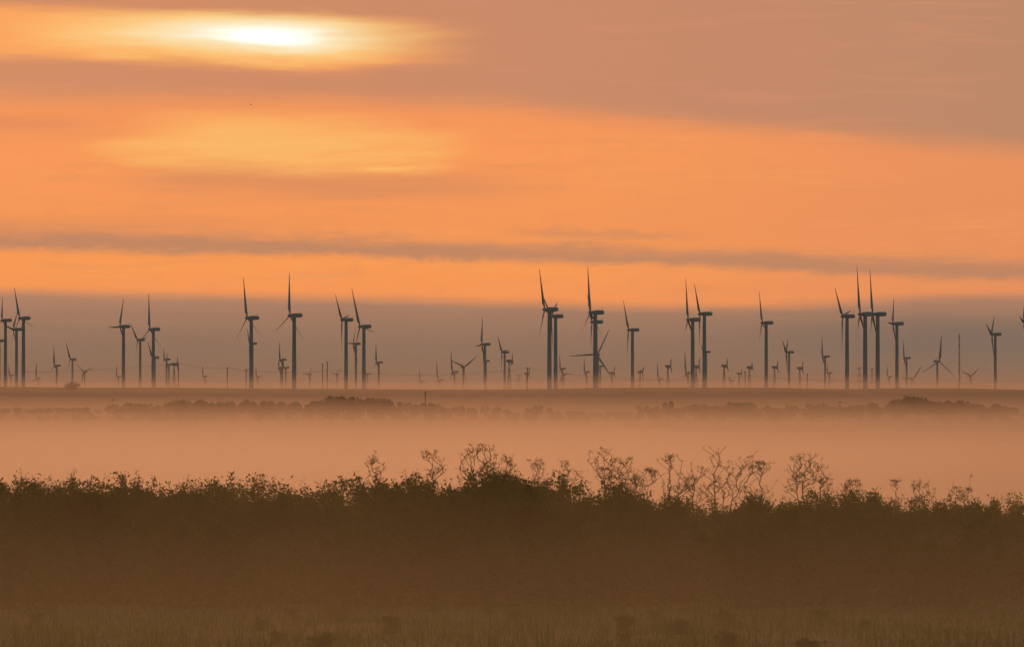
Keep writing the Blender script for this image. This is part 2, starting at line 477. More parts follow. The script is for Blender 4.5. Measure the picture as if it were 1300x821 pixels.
# tower_x, hub_row, blade length px, blade angle, yaw, label
GT = 'three-bladed wind turbines on the plain'
T = [
 (-1, 432.5, 30, 20, -18, 'shorter turbine cut by the picture edge below the first tall turbine'),
 (7, 406.6, 30, 10, -20, 'tall grey turbine, outermost tower of the crowded trio at the picture edge'),
 (21, 418, 33, 40, -15, 'shortest turbine of the edge trio, standing between two taller towers'),
 (29.8, 404, 41, -14, -22, 'tallest turbine of the edge trio, one long blade almost straight up'),
 (48, 480, 20, 5, -34, 'tiny faint three-bladed turbine between the edge trio and the round ridge bush'),
 (14, 476, 14, 0, -14, 'barely visible tiny turbine low between the towers of the edge trio'),
 (72, 464, 26, 6, -13, 'small hazy turbine with one upright blade just before the round ridge bush'),
 (92, 456, 23, -22, -22, 'small grey turbine rising directly behind the round ridge bush'),
 (107.5, 472, 18, -48, 55, 'small faint turbine with V-shaped raised blades just past the ridge bush'),
 (150.6, 478, 15, 2, -12, 'tiny faint turbine tucked beside the tower with the tilted propeller-like rotor'),
 (156.8, 414.5, 41, 28, -17, 'tall turbine with one blade raised and one level, first of the middle-left trio'),
 (178, 431.5, 27, -38, -24, 'medium turbine with V-shaped raised blades between two taller towers'),
 (194.7, 418, 47, 5, -20, 'tall turbine with a long upright blade, last of the second trio'),
 (196.6, 454, 26, -35, -14, 'small turbine half hidden behind the last tower of the second trio'),
 (211.5, 456, 15, 0, -12, 'tiny distant turbine overlapping a slightly lower one past the second trio'),
 (214.5, 462.6, 17, 12, -12, 'lower turbine with a clear level nacelle beside the lone thin power pole'),
 (260, 477.5, 14, 0, -12, 'isolated tiny turbine under the sagging wire between two power poles'),
 (319, 403.5, 52, -4, -19, 'tall turbine beneath the bright sun with a long vertical blade'),
 (320.5, 436, 22, -30, -9, 'medium turbine showing through directly behind the tower beneath the sun'),
 (327.4, 478, 13, 10, -12, 'tiny turbine at the foot of the tall tower beneath the sun'),
 (358.5, 456.4, 23, 5, -12, 'small turbine with one upright blade, highest of the little cluster by a thick tower'),
 (356.5, 466.7, 16, 20, -10, 'tiny turbine overlapped by the taller one in the little cluster'),
 (362.8, 466.5, 15, -10, -12, 'tiny turbine squeezed between the little cluster and a thick tall tower'),
 (373.5, 400.4, 56, 8, -20, 'tall lone turbine with one blade up and one slanting down, past the sun'),
 (393, 475, 11, 30, 58, 'minute faint turbine facing the viewer beside a tall lone turbine'),
 (428, 475, 9, 40, 60, 'minute faint turbine facing the viewer near two thin poles'),
 (439.4, 406, 42, -40, -12, 'tall turbine with a long blade hanging down, first of a pair'),
 (451.8, 436.3, 27, -88, 22, 'medium turbine with spread cross-like blades between the two towers of a pair'),
 (462, 414.5, 53, -22, -20, 'tall turbine with a blade reaching the orange sky, second of a pair'),
 (466.5, 474.6, 14, -15, -14, 'tiny turbine peeking out from the base of the second tower of a pair'),
 (480.8, 460, 25, 8, -14, 'small lone turbine with level nacelle just past the tall pair'),
 (535, 484, 16, 5, -22, 'minute faint turbine low on the ridge above the middle wooden pole'),
 (558.5, 482.3, 24, -5, -11, 'tiny turbine with one tall upright blade beside an open stretch of ridge'),
 (577, 472, 28, 3, -10, 'small turbine with vertical blades next to one with a wide Y rotor'),
 (588, 465.7, 24, 52, 122, 'small turbine facing forward with a wide open Y-shaped rotor'),
 (615.6, 437, 39, 26, -11, 'medium turbine of two near the middle, with one straight upright blade'),
 (617, 458, 15, 0, -14, 'small turbine whose nacelle crosses the tower of a medium turbine in front'),
 (640.7, 447, 27, -38, -15, 'medium turbine with a V of raised blades, lower of two near the middle'),
 (697.5, 392.8, 54, -14, -15, 'highest tower of the two thick dark ones standing almost touching'),
 (705.3, 401.5, 45, -56, -14, 'lower tower of the two thick dark ones standing almost touching'),
 (714, 467.8, 19, 3, -11, 'small turbine just behind the two thick touching towers'),
 (716, 475, 17, 86, 50, 'tiny turbine with a blade pointing sideways behind the thick touching towers'),
 (744.7, 472, 19, 10, -12, 'small turbine standing below the level blade of a wide rotor'),
 (755.7, 396.7, 60, 2, -17, 'tall thick turbine with the longest blade, straight up into orange sky'),
 (756.6, 408.7, 40, -28, -12, 'turbine nearly hidden behind the tall thick one, its blades beside the other rotor'),
 (759, 450, 37, -93, 75, 'turbine with a wide fully spread rotor behind the thick tower'),
 (762, 464.7, 14, 15, -12, 'tiny turbine half hidden behind the spread rotor and thick tower'),
 (802.9, 418.7, 43, -28, -14, 'tall lone turbine with one blade up and one sweeping down by the thick tower'),
 (837.9, 480.8, 22, 8, -12, 'tiny faint turbine between two small lattice tower turbines'),
 (873.7, 473, 28, 6, -10, 'small turbine with a dark upright blade at the foot of a tall pair'),
 (879.3, 405.8, 53, 4, -11, 'tall turbine with a thin vertical blade, slimmer of the second tall pair'),
 (894.2, 398.4, 46, -34, -12, 'tall dark turbine with thick nacelle, stouter of the second tall pair'),
 (896.5, 446.6, 20, 60, -12, 'medium turbine whose nacelle sticks out behind the stouter tower'),
 (928.8, 483, 12, 60, -14, 'minute faint turbine low between small lattice towers'),
 (972.7, 409.8, 41, -8, -14, 'tall lone turbine amid the small lattice tower turbines'),
 (1001.7, 447, 32, -62, -11, 'medium turbine with two blades raised in a narrow V'),
 (1047.5, 452.6, 28, 14, -14, 'medium turbine with a thin upright blade ahead of the tall group of four'),
 (1053, 473.4, 13, 10, -14, 'tiny turbine with level nacelle just behind a medium one'),
 (1075.3, 401.5, 48, -40, -18, 'tall turbine with one blade tilted back, first of the tall group of four'),
 (1098.3, 398.8, 62, 2, -11, 'tall dark turbine with the tallest vertical blade in the group of four'),
 (1114.2, 398.8, 59, 6, -9, 'thick dark turbine whose rotor touches the neighbouring nacelle'),
 (1129, 478, 16, 5, -14, 'minute turbine between the thick dark tower and the last of four'),
 (1138.6, 410.8, 40, 32, -14, 'turbine with a broad blade raised aslant, last of the tall group of four'),
 (1150.9, 454.3, 25, 15, -12, 'small turbine with level nacelle just past the tall group of four'),
 (1158, 481, 20, 35, 120, 'tiny faint turbine facing forward, low beside a small one'),
 (1190, 458.4, 34, 3, 130, 'medium turbine facing forward with one blade straight up near the thin mast'),
 (1231.6, 477, 16, 50, 120, 'tiny turbine with Y-shaped rotor just past the thin mast'),
 (1263.5, 424.3, 39, 50, -16, 'lone grey turbine with Y rotor near the picture edge past the thin mast'),
 (1305, 408, 40, 38, -14, 'turbine mostly outside the picture edge, only its rotor end showing'),
]
def turb_dist(hy):
    up = EYE - hy
    z = lerp_tab(hy, [(385, 59), (430, 58), (440, 56), (462, 42), (475, 31), (486, 22)])
    return min(max(z / up * F, 3440), 9500)
proto = make_turbine(); first = True
for (tx, hy, rl, phi, yaw, lab) in T:
    D = turb_dist(hy)
    hub = P(tx, hy, D); base = Vector((hub.x, hub.y, ground(hub.x, hub.y) - .1))
    t = proto if first else copy_tree(proto); first = False
    rotm = rl * mpp(D); s = min(1.45, max(.85, (rotm / BLADE_R) * .35 + .62))
    set_turbine(t, base, hub.z, R(yaw), rotm, phi, s, D)
    tag(t, lab, 'wind turbine', GT)

# ------------------------------------------------------------------ small turbines on lattice towers
def lattice_mesh(H=26, w0=3.4, w1=.55, r=.16):
    m = MB(); n = 7
    def wd(t): return (w0 + (w1 - w0) * t) * .5
    for sx, sy in ((1, 1), (1, -1), (-1, -1), (-1, 1)):
        m.tube((sx * wd(0), sy * wd(0), 0), (sx * wd(1), sy * wd(1), H), r, r * .8, 4)
    cs = ((1, 1), (1, -1), (-1, -1), (-1, 1))
    for i in range(n):
        t0, t1 = i / n, (i + 1) / n
        for k in range(4):
            a, b = cs[k], cs[(k + 1) % 4]
            m.tube((a[0] * wd(t0), a[1] * wd(t0), t0 * H), (b[0] * wd(t1), b[1] * wd(t1), t1 * H), r * .6, r * .6, 4)
            m.tube((a[0] * wd(t1), a[1] * wd(t1), t1 * H), (b[0] * wd(t1), b[1] * wd(t1), t1 * H), r * .6, r * .6, 4)
    return m.me('lattice_tower', M_STEEL)
def make_lattice():
    t = empty('lattice_wind_turbine')
    obj('lattice_tower', lattice_mesh(), t)
    m = MB(); m.rings([ringpts((x, 0, 26.7), a, a * 1.05, 12, .7) for x, a in ((-2.2, .55), (-1.8, .8), (1.2, .85), (1.6, .5))])
    obj('nacelle', m.me('nacelle', M_TOWER), t)
    m = MB(); m.rings([ringpts((x, 0, 0), r, r, 12) for x, r in ((-.7, .55), (0, .6), (.6, .4), (.8, .1))])
    hb = obj('rotor_hub', m.me('rotor_hub', M_TOWER), t, (2.3, 0, 26.7))
    m = MB()
    m.rings([[Vector((.12 * c2 * q * 2, c2 * .0 + math.sin(2 * math.pi * k / 8) * w * .5, z)) for k, c2 in ((k, math.cos(2 * math.pi * k / 8)) for k in range(8))] for z, w, q in ((.4, .5, 1.2), (1.5, 1.1, 1), (5, .85, .8), (8.3, .5, .5), (8.8, .15, .3))])
    bme = m.me('blade', M_BLADE)
    for k in range(3): obj('blade', bme, hb)
    return t
GL = 'small wind turbines on lattice towers'
LT = [
 (221, 462, 10, 20, 'small lattice tower turbine next to the lone thin power pole'),
 (646.5, 458, 10, 0, 'small lattice tower turbine just past the lower medium turbine near the middle'),
 (668.5, 474, 9, 25, 'small lattice tower turbine before the two thick touching towers'),
 (776.8, 473, 10, 5, 'small lattice tower turbine at the tip of the spread rotor'),
 (812.6, 472, 10, 45, 'faint lattice tower turbine just past the lone tall turbine by the thick tower'),
 (847.8, 464.7, 11, 18, 'dark-headed lattice tower turbine midway between tall turbines'),
 (883.7, 465, 12, 20, 'lattice tower turbine seen between the towers of the second tall pair'),
 (919.3, 464, 10, 14, 'lattice tower turbine just past the stouter tall turbine'),
 (938.2, 474, 7, 30, 'shortest lattice tower turbine, pale, in the lattice row'),
 (951.4, 466, 7, 0, 'dark-topped lattice tower turbine ahead of the tall lone turbine amid lattices'),
 (983.3, 465.7, 10, 22, 'lattice tower turbine just past the tall lone turbine amid lattices'),
 (1015.3, 467, 10, 22, 'lattice tower turbine just past the narrow-V turbine'),
]
lp = make_lattice()
for i, (tx, hy, rl, phi, lab) in enumerate(LT):
    D = 26.5 / (EYE + 4.5 - hy) * F * 1.25
    D = min(max(D, 4200), 7000)
    hub = P(tx, hy, D); gz = ground(hub.x, hub.y)
    t = lp if i == 0 else copy_tree(lp)
    t.location = (hub.x, hub.y, gz - .1); t.rotation_euler = (0, 0, R(rng.uniform(12, 30)))
    k = (hub.z - gz) / 26.7
    w = mpp(D) * 5.5 / 3.4
    t.scale = (k * .8, k * .8, k)
    for c2 in t.children:
        if c2.name.startswith('rotor_hub'):
            for j, b in enumerate(c2.children):
                b.rotation_euler = (R(phi + 120 * j), 0, 0); q = rl * mpp(D) / 8.8 / k; b.scale = (1.6, 1.6, q)
    tag(t, lab, 'wind turbine', GL)

# ------------------------------------------------------------------ poles, pylons, wires, mast
def pole_thing(name, px, ptop, D, arm, r, mat, label, group, cat, arms=1):
    top = P(px, ptop, D); gz = ground(top.x, top.y); H = top.z - gz
    t = empty(name, (top.x, top.y, gz - .2))
    m = MB(); m.tube((0, 0, 0), (0, 0, H + .2), r, r * .7, 8); obj('shaft', m.me('shaft', mat), t)
    for a in range(arms):
        z = H - .7 - a * 2.6
        m = MB(); m.box(-arm, arm, -.09 - r, -r * .7, z - .12, z + .12)
        c2 = obj('crossarm', m.me('crossarm', mat), t)
        for q in (-.92, 0, .92) if a == 0 else (-.9, .9):
            m = MB(); m.tube((q * arm, -.05 - r * .9, z + .1), (q * arm, -.05 - r * .9, z + .5), .1, .06, 6); obj('insulator', m.me('insulator', M_STEEL), c2)
    tag(t, label, cat, group); return top
GP = 'wooden utility poles in the valley fog'
pole_thing('utility_pole', 143.5, 505, 2410, 1.0, .19, M_WOOD, 'faint thin wooden pole sinking into the fog below the second turbine trio', GP, 'utility pole')
pole_thing('utility_pole', 540, 496.5, 2420, .9, .30, M_WOOD, 'dark wooden pole standing in fog below the open middle of the ridge', GP, 'utility pole')
pole_thing('utility_pole', 1066.5, 508, 2410, 1.0, .19, M_WOOD, 'faint wooden pole in fog below the tall group of four turbines', GP, 'utility pole')
GW = 'power poles on the turbine plain'
pw = {}
for px, pt, lab in ((-60, 470, None), (226.5, 460, 'thin dark power pole where the sagging wires begin'),
    (288.6, 466, 'power pole with short crossarm below the sun, alone on the ridge'),
    (312.5, 468, 'pale power pole beside the tall turbine beneath the sun'),
    (409.6, 461, 'paler pole of the two standing close together before the tall pair'),
    (415.4, 458.5, 'darker thin pole of the two standing close together before the tall pair'),
    (669.6, 466, 'power pole with crossarm just before the two thick touching towers'),
    (946, 471, 'thin bare power pole between lattice tower turbines'),
    (1025, 474, 'faint thin pole past the narrow-V turbine')):
    if lab is None: pw[px] = P(px, pt, 4700); continue
    pw[px] = pole_thing('power_pole', px, pt, 4700, 2.4 if px in (288.6, 669.6, 312.5) else 1.5, .55, M_WOOD if px != 409.6 else M_STEEL, lab, GW, 'power pole', 1)
def wire(a, b, sag, label):
    m = MB(); n = 24; pts = []
    for i in range(n + 1):
        t = i / n; p = a.lerp(b, t); p.z -= sag * 4 * t * (1 - t); pts.append(p)
    for i in range(n): m.tube(pts[i], pts[i + 1], .10, .10, 4, False)
    tag(obj('power_line', m.me('power_line', M_WIRE)), label, 'power line', 'power lines on the turbine plain')
o1 = Vector((0, 0, -.7))
wire(pw[-60] + o1, pw[226.5] + o1, 4, 'power line crossing behind the first two turbine trios')
wire(pw[226.5] + o1, pw[288.6] + o1, 2, 'power line sagging between the thin dark pole and the pole below the sun')
wire(pw[288.6] + o1, pw[415.4] - Vector((0, 0, 9)), 3, 'power line running below the sun past the tall lone turbine')
wire(pw[415.4] - Vector((0, 0, 8)), pw[669.6] + o1, 6, 'power line along the open middle of the ridge')
wire(pw[669.6] + o1, pw[946] - Vector((0, 0, 5)), 7, 'power line behind the thick touching towers and spread rotor')
wire(pw[946] - Vector((0, 0, 4)), P(1360, 480, 4700), 6, 'power line behind the tall group of four and thin mast')
# distant steel pylons
def pylon(px, pt, D, w, lab):
    top = P(px, pt, D); gz = ground(top.x, top.y); H = top.z - gz
    t = empty('transmission_pylon', (top.x, top.y, gz - .2))
    obj('lattice_tower', lattice_mesh(H + .2, w, w * .35, .3), t)
    for f in (.98, .82, .66):
        m = MB(); a = w * (.75 if f != .82 else .95)
        m.tube((-a, 0, H * f), (a, 0, H * f), .25, .25, 4); m.tube((-a, 0, H * f), (0, 0, H * (f + .05)), .2, .2, 4); m.tube((a, 0, H * f), (0, 0, H * (f + .05)), .2, .2, 4)
        obj('crossarm', m.me('crossarm', M_STEEL), t)
    tag(t, lab, 'pylon', 'distant transmission pylons')
pylon(658.8, 475.5, 8800, 8, 'pale low steel pylon before the two thick touching towers')
pylon(1091, 466.5, 8600, 6.5, 'pale steel pylon beside the tower with the tallest vertical blade')
pylon(1107, 468, 8800, 6.5, 'pale steel pylon between the two thick dark towers of the group of four')
# met mast
D = 3900; top = P(1217.8, 424, D); gz = ground(top.x, top.y)
mm = empty('met_mast', (top.x, top.y, gz - .2)); H = top.z - gz
obj('lattice_shaft', lattice_mesh(H, .85, .6, .16), mm)
m = MB()
for a in (30, 150, 270):
    for f in (.45, .85): m.tube((.3 * math.cos(R(a)), .3 * math.sin(R(a)), H * f), (20 * math.cos(R(a)), 20 * math.sin(R(a)), -1), .025, .025, 4)
obj('guy_wire', m.me('guy_wire', M_WIRE), mm)
m = MB(); m.tube((-1.2, 0, H - 1), (1.2, 0, H - 1), .06, .06, 5); m.tube((0, 0, H), (0, 0, H + 1.5), .05, .03, 5); obj('sensor_boom', m.me('sensor_boom', M_STEEL), mm)
tag(mm, 'thin straight measuring mast without rotor near the picture edge', 'mast')

# ------------------------------------------------------------------ valley treeline and ridge bush
def tree_meshes(H, W, n, leaf, lobes, seed, trunk=True):
    rng.seed(seed); cm = MB(); tm = MB(); tips = []
    base = Vector((0, 0, 0)); fork = Vector((rng.uniform(-.05, .05) * W, 0, H * .3))
    tm.tube(base - Vector((0, 0, .3)), fork, .035 * H, .025 * H, 7)
    for i in range(lobes):
        a = rng.uniform(0, 6.28); rr = rng.uniform(0, .36) * W
        c2 = Vector((rr * math.cos(a), rr * math.sin(a), H * rng.uniform(.38, .84)))
        s = W * rng.uniform(.08, .23) * (1.15 - .4 * c2.z / H)
        tm.tube(fork, c2, .016 * H, .006 * H, 5); tips.append((c2, s))
    for i in range(n):
        c2, s = rng.choice(tips)
        d = Vector((rng.gauss(0, 1), rng.gauss(0, 1), rng.gauss(0, 1))); d.normalize()
        p = c2 + d * s * rng.uniform(.3, 1.12) ** .6; p.z = max(p.z, H * .12)
        cm.leaf(p, leaf * rng.uniform(.6, 1.4))
    return cm, tm
tvars = []
for i in range(6):
    cm, tm = tree_meshes(9, 10 + i % 3 * 2.2, 1500, .55, 12 + i, 100 + i)
    tvars.append((cm.me('crown', M_TREE), tm.me('trunk', M_TWIG)))
TOPS = [(-40, 518), (60, 518), (130, 517), (150, 512), (180, 512), (200, 516), (215, 509), (250, 507), (290, 510), (310, 505), (335, 510), (390, 509), (430, 504), (470, 504), (500, 510), (540, 511), (580, 514), (620, 515), (650, 518), (690, 516), (720, 520), (770, 523), (800, 520), (825, 511), (850, 510), (880, 516), (910, 512), (950, 511), (980, 517), (1020, 513), (1060, 513), (1110, 511), (1140, 508), (1165, 504), (1185, 508), (1230, 509), (1260, 514), (1300, 519), (1340, 518)]
rng.seed(5)
px = -30; spots = []
while px < 1335:
    spots.append((px, lerp_tab(px, TOPS) + rng.choice((-1, 0, 1, 2, 3, 5)), rng.uniform(2470, 2560))); px += rng.uniform(7, 17)
px = -30
while px < 1335:
    spots.append((px, lerp_tab(px, TOPS) + rng.uniform(5, 9), rng.uniform(2430, 2480))); px += rng.uniform(16, 34)
def place_tree(px, pt, D, label, group, k=None, wk=1.0):
    top = P(px, pt, D); gz = ground(top.x, top.y)
    cm, tm = tvars[rng.randrange(6) if k is None else k]
    t = empty('tree', (top.x, top.y, gz)); h = max(3.0, top.z - gz) / 8.6
    obj('crown', cm, t); obj('trunk', tm, t)
    t.scale = (h ** .6 * wk * rng.uniform(.8, 1.15),) * 2 + (h,); t.rotation_euler = (0, 0, rng.uniform(0, 6.28))
    tag(t, label, 'tree', group)
for px, pt, D in spots:
    place_tree(px, pt, D, 'round-crowned tree fading into fog along the valley treeline', 'trees of the foggy valley treeline')
cm, tm = tree_meshes(8, 16, 2600, .5, 16, 321)
tvars.append((cm.me('crown', M_TREE), tm.me('trunk', M_TWIG)))
place_tree(91, 485.3, 3330, 'lone round bush standing on the ridge line among the turbines', None, 6, 1.25)

# ------------------------------------------------------------------ near thicket
def grow(tm, tips, p, d, L, r, depth, spread, droop=0.0, seg=3):
    for i in range(seg):
        d = (d + Vector((rng.gauss(0, .16), rng.gauss(0, .16), rng.gauss(0, .08) - droop))).normalized()
        q = p + d * (L / seg); r2 = r * .86
        tm.tube(p, q, r, r2, 4, False); p, r = q, r2
        if depth <= 1: tips.append((p, d))
    if depth <= 0: tips.append((p, d)); return
    nb = rng.choice((2, 2, 3))
    for k in range(nb):
        e = (d + Vector((rng.gauss(0, spread), rng.gauss(0, spread), rng.gauss(.12, spread * .5)))).normalized()
        grow(tm, tips, p, e, L * rng.uniform(.6, .85), r * rng.uniform(.6, .8), depth - 1, spread, droop, seg)
def shrub_meshes(seed, H=6.0, W=4.6):
    rng.seed(seed); cm = MB(); tm = MB(); tips = []
    for i in range(9):
        a = rng.uniform(0, 6.28); rr = rng.uniform(.1, .5) * W * .5
        p = Vector((rr * .4 * math.cos(a), rr * .4 * math.sin(a), -.2))
        d = Vector((math.cos(a) * rr * .28, math.sin(a) * rr * .28, 1)).normalized()
        grow(tm, tips, p, d, H * rng.uniform(.34, .5), .06, 2, .42)
    zt = max(p.z for p, d in tips); k = H / zt
    for p, d in tips:                          # leafy sprigs
        for j in range(rng.randrange(16, 30)):
            q = p + Vector((rng.gauss(0, .2), rng.gauss(0, .2), rng.gauss(0, .22)))
            cm.leaf(q, rng.uniform(.07, .15))
        if rng.random() < .3:
            L = rng.uniform(.3, .9); e = (d + Vector((0, 0, .6))).normalized()
            tm.tube(p, p + e * L, .014, .008, 3, False)
            for j in range(int(L * 9)): cm.leaf(p + e * L * rng.random() + Vector((rng.gauss(0, .06), rng.gauss(0, .06), 0)), rng.uniform(.05, .1))
    for i in range(2600):                      # inner and lower foliage
        a = rng.uniform(0, 6.28); z = rng.uniform(.0, .8) ** .9 * H
        rr = W * .5 * math.sqrt(rng.random()) * (1.0 - .55 * (z / H) ** 2)
        cm.leaf(Vector((rr * math.cos(a), rr * math.sin(a), max(.05, z))), rng.uniform(.10, .2))
    zs = sorted(v[2] for v in cm.v); kk = H / zs[int(len(zs) * .992)]
    for b in (cm, tm): b.v = [(x, y, z * kk) for x, y, z in b.v]
    return cm.me('crown', M_LEAF), tm.me('stems', M_TWIG)
svars = [shrub_meshes(500 + i, 6.0, rng.uniform(4.2, 5.6)) for i in range(8)]
CR = [(-30, 606), (0, 606), (60, 607), (110, 609), (140, 608), (156, 602), (166, 609), (190, 613), (225, 617), (262, 614), (300, 610), (340, 611), (362, 616), (392, 628), (402, 624), (430, 616), (460, 610), (482, 607), (512, 611), (532, 606), (562, 607), (600, 604), (628, 597), (648, 601), (690, 604), (722, 608), (748, 616), (762, 612), (785, 613), (808, 620), (828, 630), (858, 636), (900, 641), (950, 630), (990, 629), (1012, 625), (1040, 627), (1062, 624), (1085, 627), (1112, 634), (1135, 640), (1160, 634), (1200, 633), (1228, 629), (1248, 646), (1280, 634), (1300, 636), (1330, 637)]
GSH = 'dense shrubs of the near thicket'
def place_shrub(px, pt, D, label, group=GSH, wk=1.0, name='shrub'):
    top = P(px, pt, D); gz = ground(top.x, top.y)
    cm, tm = svars[rng.randrange(8)]
    t = empty(name, (top.x, top.y, gz)); h = max(.8, top.z - gz)
    obj('crown', cm, t); obj('stems', tm, t)
    k = h / 6.15
    t.scale = (wk * rng.uniform(.85, 1.15) * (.5 + .5 * k),) * 2 + (k,); t.rotation_euler = (0, 0, rng.uniform(0, 6.28))
    tag(t, label, 'shrub', group); return t
rng.seed(77)
SHL = 'dense dark leafy shrub merging into the long misty thicket before the fog'
px = -28
while px < 1330:
    place_shrub(px, lerp_tab(px, CR) + rng.uniform(-3, 7), rng.uniform(292, 318), SHL); px += rng.uniform(15, 27)
for px in (-190, -160, -132, -104, -78, -52, 1352, 1380, 1408, 1436, 1466, 1494):
    place_shrub(px, 612 if px < 0 else 640, rng.uniform(292, 318), SHL, wk=1.3)
px = -30
while px < 1335:
    place_shrub(px, lerp_tab(px, CR) + rng.uniform(12, 24), rng.uniform(280, 292), SHL, wk=1.1); px += rng.uniform(30, 48)
px = -30
while px < 1335:
    place_shrub(px, 668 + rng.uniform(-10, 14), rng.uniform(262, 276), 'low dark shrub at the misty foot of the long thicket', 'low shrubs at the foot of the thicket', wk=1.3, name='low_shrub'); px += rng.uniform(42, 70)

for k in range(24):
    yy = rng.uniform(178, 256); xx = rng.uniform(-1, 1) * yy * .11
    cm, tm = svars[rng.randrange(8)]
    t = empty('weed_clump', (xx, yy, ground(xx, yy)))
    obj('crown', cm, t); obj('stems', tm, t)
    q = rng.uniform(.07, .14); t.scale = (q * rng.uniform(1.2, 2.2), q * 1.5, q); t.rotation_euler = (0, 0, rng.uniform(0, 6.28))
    tag(t, 'low dark weed clump in the misty grass before the thicket', 'weed clump', 'weed clumps in the near field')
# bare saplings rising above it
def sapling(px, ptop, pbase, wpx, leaves, lean, label, seed, thin=1.0, stems=1):
    """grows twigs out to points scattered through the crown, each joined to the closest branch below it"""
    rng.seed(seed); D = 300.0; mp = mpp(D)
    pbase += 6
    top = P(px, ptop, D); gz = ground(top.x, top.y); H = top.z - gz
    clear = (pbase - ptop) * mp; W = wpx * mp; H0 = H - clear
    pos, par = [], []
    def add(p, q): pos.append(Vector(p)); par.append(q); return len(pos) - 1
    heads = []
    for s in range(stems):
        off = 0 if stems == 1 else (s - (stems - 1) / 2) * W * .3
        k = add((off * .35 - lean * .9, 0, -.2), -1); k = add((off * .4 - lean * .5, rng.uniform(-.1, .1), H0 * .6), k)
        d = Vector((lean * .45 + off * .3 / max(.3, clear), rng.gauss(0, .05), 1)).normalized(); p = Vector((off * .5 - lean * .25, 0, H0))
        hgt = rng.uniform(.16, .42) * clear if wpx > 12 else clear * .98
        for q in range(6):
            k = add(p, k); p = p + d * hgt / 6 + Vector((rng.gauss(0, .012), rng.gauss(0, .012), 0))
        heads.append(p)
    ntar = int(14 + wpx * 1.9) if wpx > 12 else 3
    cl = []
    for q in range(max(3, int(wpx / 4.2))):
        t = rng.uniform(.18, .97); hw = W * .5 * max(.25, 1 - abs(t - .62) ** 1.5 * 2.2) * rng.uniform(.7, 1.15)
        cl.append((rng.uniform(-1, 1) * hw + lean * .3 * t, rng.gauss(0, .3) * hw, H0 + t * clear))
    tar = []
    for q in range(ntar):
        c2 = rng.choice(cl); sg = .055 * clear + .05 * W
        p = Vector((c2[0] + rng.gauss(0, sg), c2[1] + rng.gauss(0, sg), min(c2[2] + rng.gauss(0, sg), H))); tar.append(p)
    if wpx > 12: tar.append(Vector((rng.gauss(0, .1) * W, 0, H)))
    tar.sort(key=lambda p: min((p - h).length for h in heads))
    tips = []
    for p in tar:
        best, bk = 1e9, 0
        for k in range(len(pos)):
            q = pos[k]
            if q.z < H0 * .95: continue
            hd = math.hypot(p.x - q.x, p.y - q.y); dd = (p - q).length + max(0, q.z - p.z + .7 * hd) * 3.0
            if dd < best: best, bk = dd, k
        q = pos[bk]; n = max(2, int((p - q).length / .14)); k = bk
        sagv = Vector((rng.gauss(0, .035), rng.gauss(0, .035), -.02)) * (p - q).length
        for m_ in range(1, n + 1):
            t = m_ / n; k = add(q.lerp(p, t) + sagv * 4 * t * (1 - t) * .5 + Vector((rng.gauss(0, .008), rng.gauss(0, .008), rng.gauss(0, .006))), k)
        tips.append(k)
        for e in range(rng.randrange(2, 5)):       # end twigs
            tips.append(add(pos[k] + Vector((rng.gauss(0, .1), rng.gauss(0, .1), abs(rng.gauss(.06, .06)))), k))
    cnt = [0] * len(pos)
    for k in tips:
        while k >= 0: cnt[k] += 1; k = par[k]
    rad = [(.0056 + .0025 * thin * max(0, c2 - 1) ** .47) for c2 in cnt]
    tm = MB(); cm = MB()
    for k in range(len(pos)):
        if par[k] >= 0: tm.tube(pos[par[k]], pos[k], min(rad[par[k]], rad[k] * 1.25), rad[k], 4, False)
    for k in tips:
        if rng.random() < leaves:
            for e in range(rng.randrange(2, 6)):
                cm.leaf(pos[k] + Vector((rng.gauss(0, .045), rng.gauss(0, .045), rng.gauss(0, .045))), rng.uniform(.025, .055))
    t = empty('sapling', (top.x, D + rng.uniform(-4, 6), gz))
    obj('branches', tm.me('branches', M_TWIG), t)
    if cm.v: obj('leaves', cm.me('leaves', M_LEAF), t)
    tag(t, label, 'sapling', 'bare saplings above the thicket')
